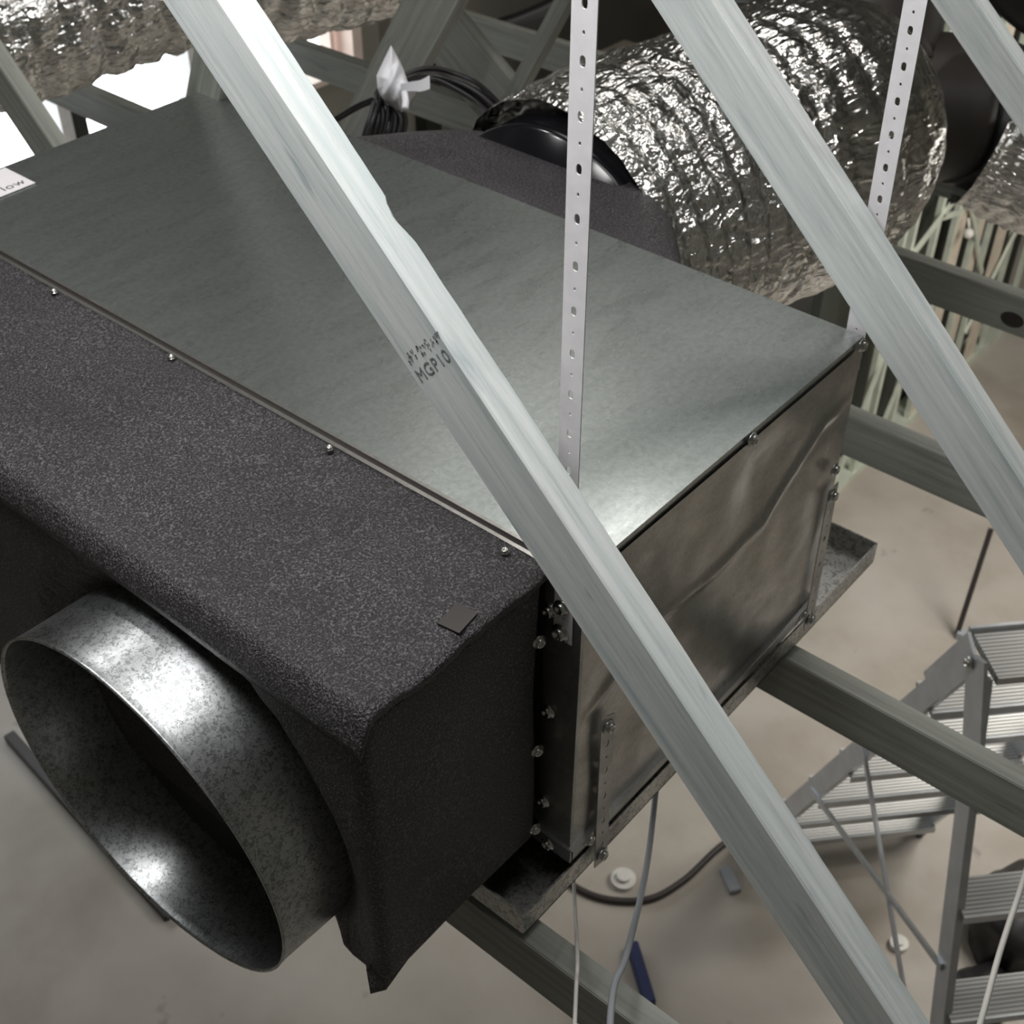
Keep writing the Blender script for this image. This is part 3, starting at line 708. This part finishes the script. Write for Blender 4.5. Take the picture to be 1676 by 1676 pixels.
# top platform and hinge plates
bar('top_cap', T+e1*.02+Vector((0, 0, .06)), T+e1*(wid-.02)+Vector((0, 0, .06)), .34, .05, M['tread'], lad)
bar('top_cap_lip', T+e1*.0+e2*.17+Vector((0, 0, .05)), T+e1*wid+e2*.17+Vector((0, 0, .05)), .02, .13, M['alu'], lad)
for side in (-1, 1):
    o_ = e1*(-.035 if side < 0 else wid+.035)
    P0 = T+o_
    for f in (1, -1): bar('hinge_plate', P0+e2*(.02*f)+Vector((0, 0, .10)), P0+e2*(.30*f)+Vector((0, 0, -.5)), .02, .20, M['alu'], lad, up=e2)
    screw(P0-e1*.015*(-side)+Vector((0, 0, .03)), e1*side, lad, 1.6)
    bar('spreader_bar', railpt(side, 1, .36)+e1*side*.03, railpt(side, -1, .62)+e1*side*.03, .02, .04, M['alu'], lad)
    bar('spreader_bar', railpt(side, -1, .40)+e1*side*.03, railpt(side, 1, .60)+e1*side*.03, .02, .04, M['alu'], lad)

# ------------------------------------------------------------------ loose cords
o = tubeo('cord', [far(1083, 1200, 4.15), far(1074, 1290, 4.05), far(1058, 1420, 3.8), far(1026, 1560, 3.35), far(1004, 1620, 3.2), far(995, 1740, 3.0)], .009, M['cord_grey'], None, seg=8)
tag(o, 'thick grey cord hanging below the casing, right of the thin one', 'cord')
o = tubeo('cord', [far(940, 1370, 4.1), far(939, 1440, 3.95), far(945, 1560, 3.3), far(943, 1620, 3.2), far(938, 1740, 3.0)], .0055, M['cord_white'], None, seg=8)
tag(o, 'thin pale cord hanging below the tray strap', 'cord')
o = tubeo('cord', [far(1710, 1330, 3.2), far(1672, 1450, 3.2), far(1636, 1560, 3.15), far(1600, 1690, 3.1), far(1570, 1780, 3.1)], .0075, M['cord_white'], None, seg=8)
tag(o, 'white cord hanging over the ladder at bottom right', 'cord')
# ------------------------------------------------------------------ things on the floor
def fl(px, py, z=FL): return hit(px, py, 2, z)
o = tubeo('floor_cable', [fl(880, 1390, FL+.03), fl(925, 1440, FL+.03), fl(985, 1470, FL+.03), fl(1060, 1472, FL+.03), fl(1120, 1440, FL+.03), fl(1180, 1385, FL+.03), fl(1260, 1330, FL+.03)], .028, M['brownblack'], None, seg=8)
tag(o, 'dark cable curving across the concrete floor under the casing', 'cable')
bm = bmesh.new(); c = fl(1020, 1443); 
for (r, z0, z1) in ((.10, 0, .05), (.055, .05, .09)):
    tube(bm, [c+Vector((0, 0, z0)), c+Vector((0, 0, z1))], r, 24)
o = build('pipe_cap', bm, M['cord_white'], None); tag(o, 'small round cream pipe cap on the floor inside the curved cable', 'pipe cap')
bm = bmesh.new(); c = fl(1470, 1548); tube(bm, [c+Vector((0, 0, 0)), c+Vector((0, 0, .05))], .07, 20); tube(bm, [c+Vector((0, 0, .05)), c+Vector((0, 0, .07))], .035, 20)
o = build('pipe_cap', bm, M['cord_white'], None); tag(o, 'small round pale cap on the floor left of the ladder', 'pipe cap')
a, b = fl(1034, 1545, FL+.05), fl(1064, 1645, FL+.05)
o = bar('blue_strip', a, b, .09, .09, M['blue'], None, bev=.004); tag(o, 'dark blue plastic strip lying on the floor behind the grey cord', 'strip')
a, b = fl(15, 1203, FL+.04), fl(280, 1500, FL+.04)
o = bar('floor_rod', a, b, .10, .07, M['brownblack'], None, bev=.004); tag(o, 'long dark rod on the floor behind the metal collar', 'rod')
bar_ = bar('metal_offcut', fl(1186, 1420, FL+.03), fl(1204, 1460, FL+.03), .10, .05, M['cord_grey'], None, bev=.003); tag(bar_, 'short grey metal offcut on the floor beside the curved cable', 'offcut')
# dark bag right of the ladder
def bag(p, r, sc, label):
    bm = bmesh.new(); bmesh.ops.create_icosphere(bm, subdivisions=4, radius=1)
    for v in bm.verts:
        n = noise.noise(v.co*1.7+Vector(p)); n2 = noise.noise(v.co*5+Vector(p)); q = v.co*(1+.18*n+.06*n2)
        z = max(-.45, q.z)
        v.co = W(Vector(p)+Vector((q.x*r*sc[0], q.y*r*sc[1], (z+.45)*r*sc[2])))
    h = bmesh.new()
    o = build('tool_bag', bm, M['black'], None, smooth=True); return tag(o, label, 'tool bag')
bag(fl(1668, 1520), .50, (1, .8, .8), 'black lumpy tool bag on the floor seen between ladder treads')
bag(fl(1600, 1640), .30, (1, .7, .5), 'smaller black bag on the floor near the ladder foot')
# thin standing frame beyond the ladder
fr_ = empty('metal_trestle', fl(1600, 1045), 'thin dark metal trestle frame standing behind the ladder', 'trestle')
a = fl(1567, 1036, FL+.04); b = Vector((a.x, a.y, FL+1.25)) + Vector((.1, 0, 0)); c = fl(1700, 1085, FL+.04)
bar('leg', a, hit(1622, 866, 0, a.x+.35), .05, .05, M['brownblack'], fr_); bar('base_rail', a, c, .10, .08, M['cord_grey'], fr_)
# ------------------------------------------------------------------ steel stud wall
sw = empty('stud_wall', (10, 3.1, FL), 'pale green steel stud wall frame with diagonal braces, far right', 'stud wall')
vz = 3.1
for u, w_ in ((8.75, .07), (9.30, .07), (9.52, .07), (10.1, .08), (10.6, .06), (11.25, .07), (11.72, .07), (12.6, .07), (13.3, .07)):
    boxo('stud', (u, vz, FL+.08), (u+w_, vz+.055, CZ-.3), M['steel_stud'], sw)
for u0, u1 in ((10.72, 10.98), (11.34, 11.58), (12.15, 12.4)): tag(boxo('board', (u0, vz+.03, FL+.08), (u1, vz+.06, CZ-.3), M['pine_warm'], sw), 'warm pale board')
boxo('bottom_plate', (8.6, vz-.02, FL), (13.6, vz+.24, FL+.08), M['steel_stud'], sw); boxo('top_plate', (8.6, vz-.02, CZ-.3), (13.6, vz+.24, CZ-.22), M['steel_stud'], sw)
for (a, b) in (((9.52, -4.35), (10.75, -3.9)), ((10.7, -4.1), (11.75, -5.5)), ((8.8, -6.8), (9.5, -5.2)), ((9.6, -6.9), (10.6, -5.0)), ((10.1, -4.15), (10.65, -4.3)), ((11.75, -6.3), (13.2, -4.6))):
    bar('brace', (a[0], vz-.02, a[1]), (b[0], vz-.02, b[1]), .03, .06, M['steel_stud'], sw, up=Vector((0, 1, 0)).cross(Vector((b[0]-a[0], 0, b[1]-a[1])).normalized()))
o = boxo('cladding_panel', (8.3, vz+.26, FL), (13.8, vz+.36, CZ-.22), M['dark_wall'], sw); tag(o, 'dark cladding sheet behind the studs')
bm = bmesh.new(); p = hit(1585, 382, 1, vz-.1); bmesh.ops.create_icosphere(bm, subdivisions=3, radius=.055*K)
for v in bm.verts: v.co = v.co + W(p)
tube(bm, [p+Vector((0, 0, .04)), p+Vector((0, .04, .16))], .015, 8)
o = build('lamp_bulb', bm, M['cord_white'], sw, smooth=True)
# ------------------------------------------------------------------ clutter seen far back through the webs
def crate(name, a, b, mat, label, cat):
    bm = bmesh.new(); box(bm, a, b, .01); box(bm, (a[0]-.03, a[1]-.03, b[2]), (b[0]+.03, b[1]+.03, b[2]+.08), .006)
    return tag(build(name, bm, M[mat], None), label, cat)
o = tubeo('dark_pipe', [far(755, 68, 11), far(800, 52, 11), far(850, 36, 11), far(905, 12, 11), far(960, -20, 11)], .085, M['black'], None, seg=16)
tag(o, 'thick dark pipe slanting up between the far truss timbers', 'pipe')
crate('cardboard_box', (11.0, 7.0, FL), (12.3, 8.6, -4.4), 'pine_warm', 'tan box stack far behind, seen between the slanting truss webs', 'box')
crate('plywood_stack', (9.4, 5.2, FL), (10.5, 6.6, -5.2), 'steel_stud', 'pale green stacked boards far behind the tapered plenum', 'boards')
crate('plasterboard_stack', (12.6, 5.0, FL), (14.6, 8.0, -3.6), 'cord_grey', 'tall grey plasterboard stack at the far back', 'boards')
# dark knot in the timber of the fourth truss
p = hit(1650, 545, 0, 3.88); p.z = max(p.z, -1.325); bm = bmesh.new(); c = []
for rr, dx in ((.046, -.001), (.034, -.005), (.025, -.001), (.014, -.003)):
    c.append([bm.verts.new(W((3.88+dx, p.y+rr*1.25*math.cos(math.pi*k/10), p.z+rr*.85*math.sin(math.pi*k/10)))) for k in range(20)])
for a, b in zip(c, c[1:]):
    for k in range(20): bm.faces.new((a[k], a[(k+1) % 20], b[(k+1) % 20], b[k]))
bm.faces.new(c[-1]); o = build('knot', bm, M['brownblack'], tD, smooth=True); tag(o, 'round dark knot in the timber')
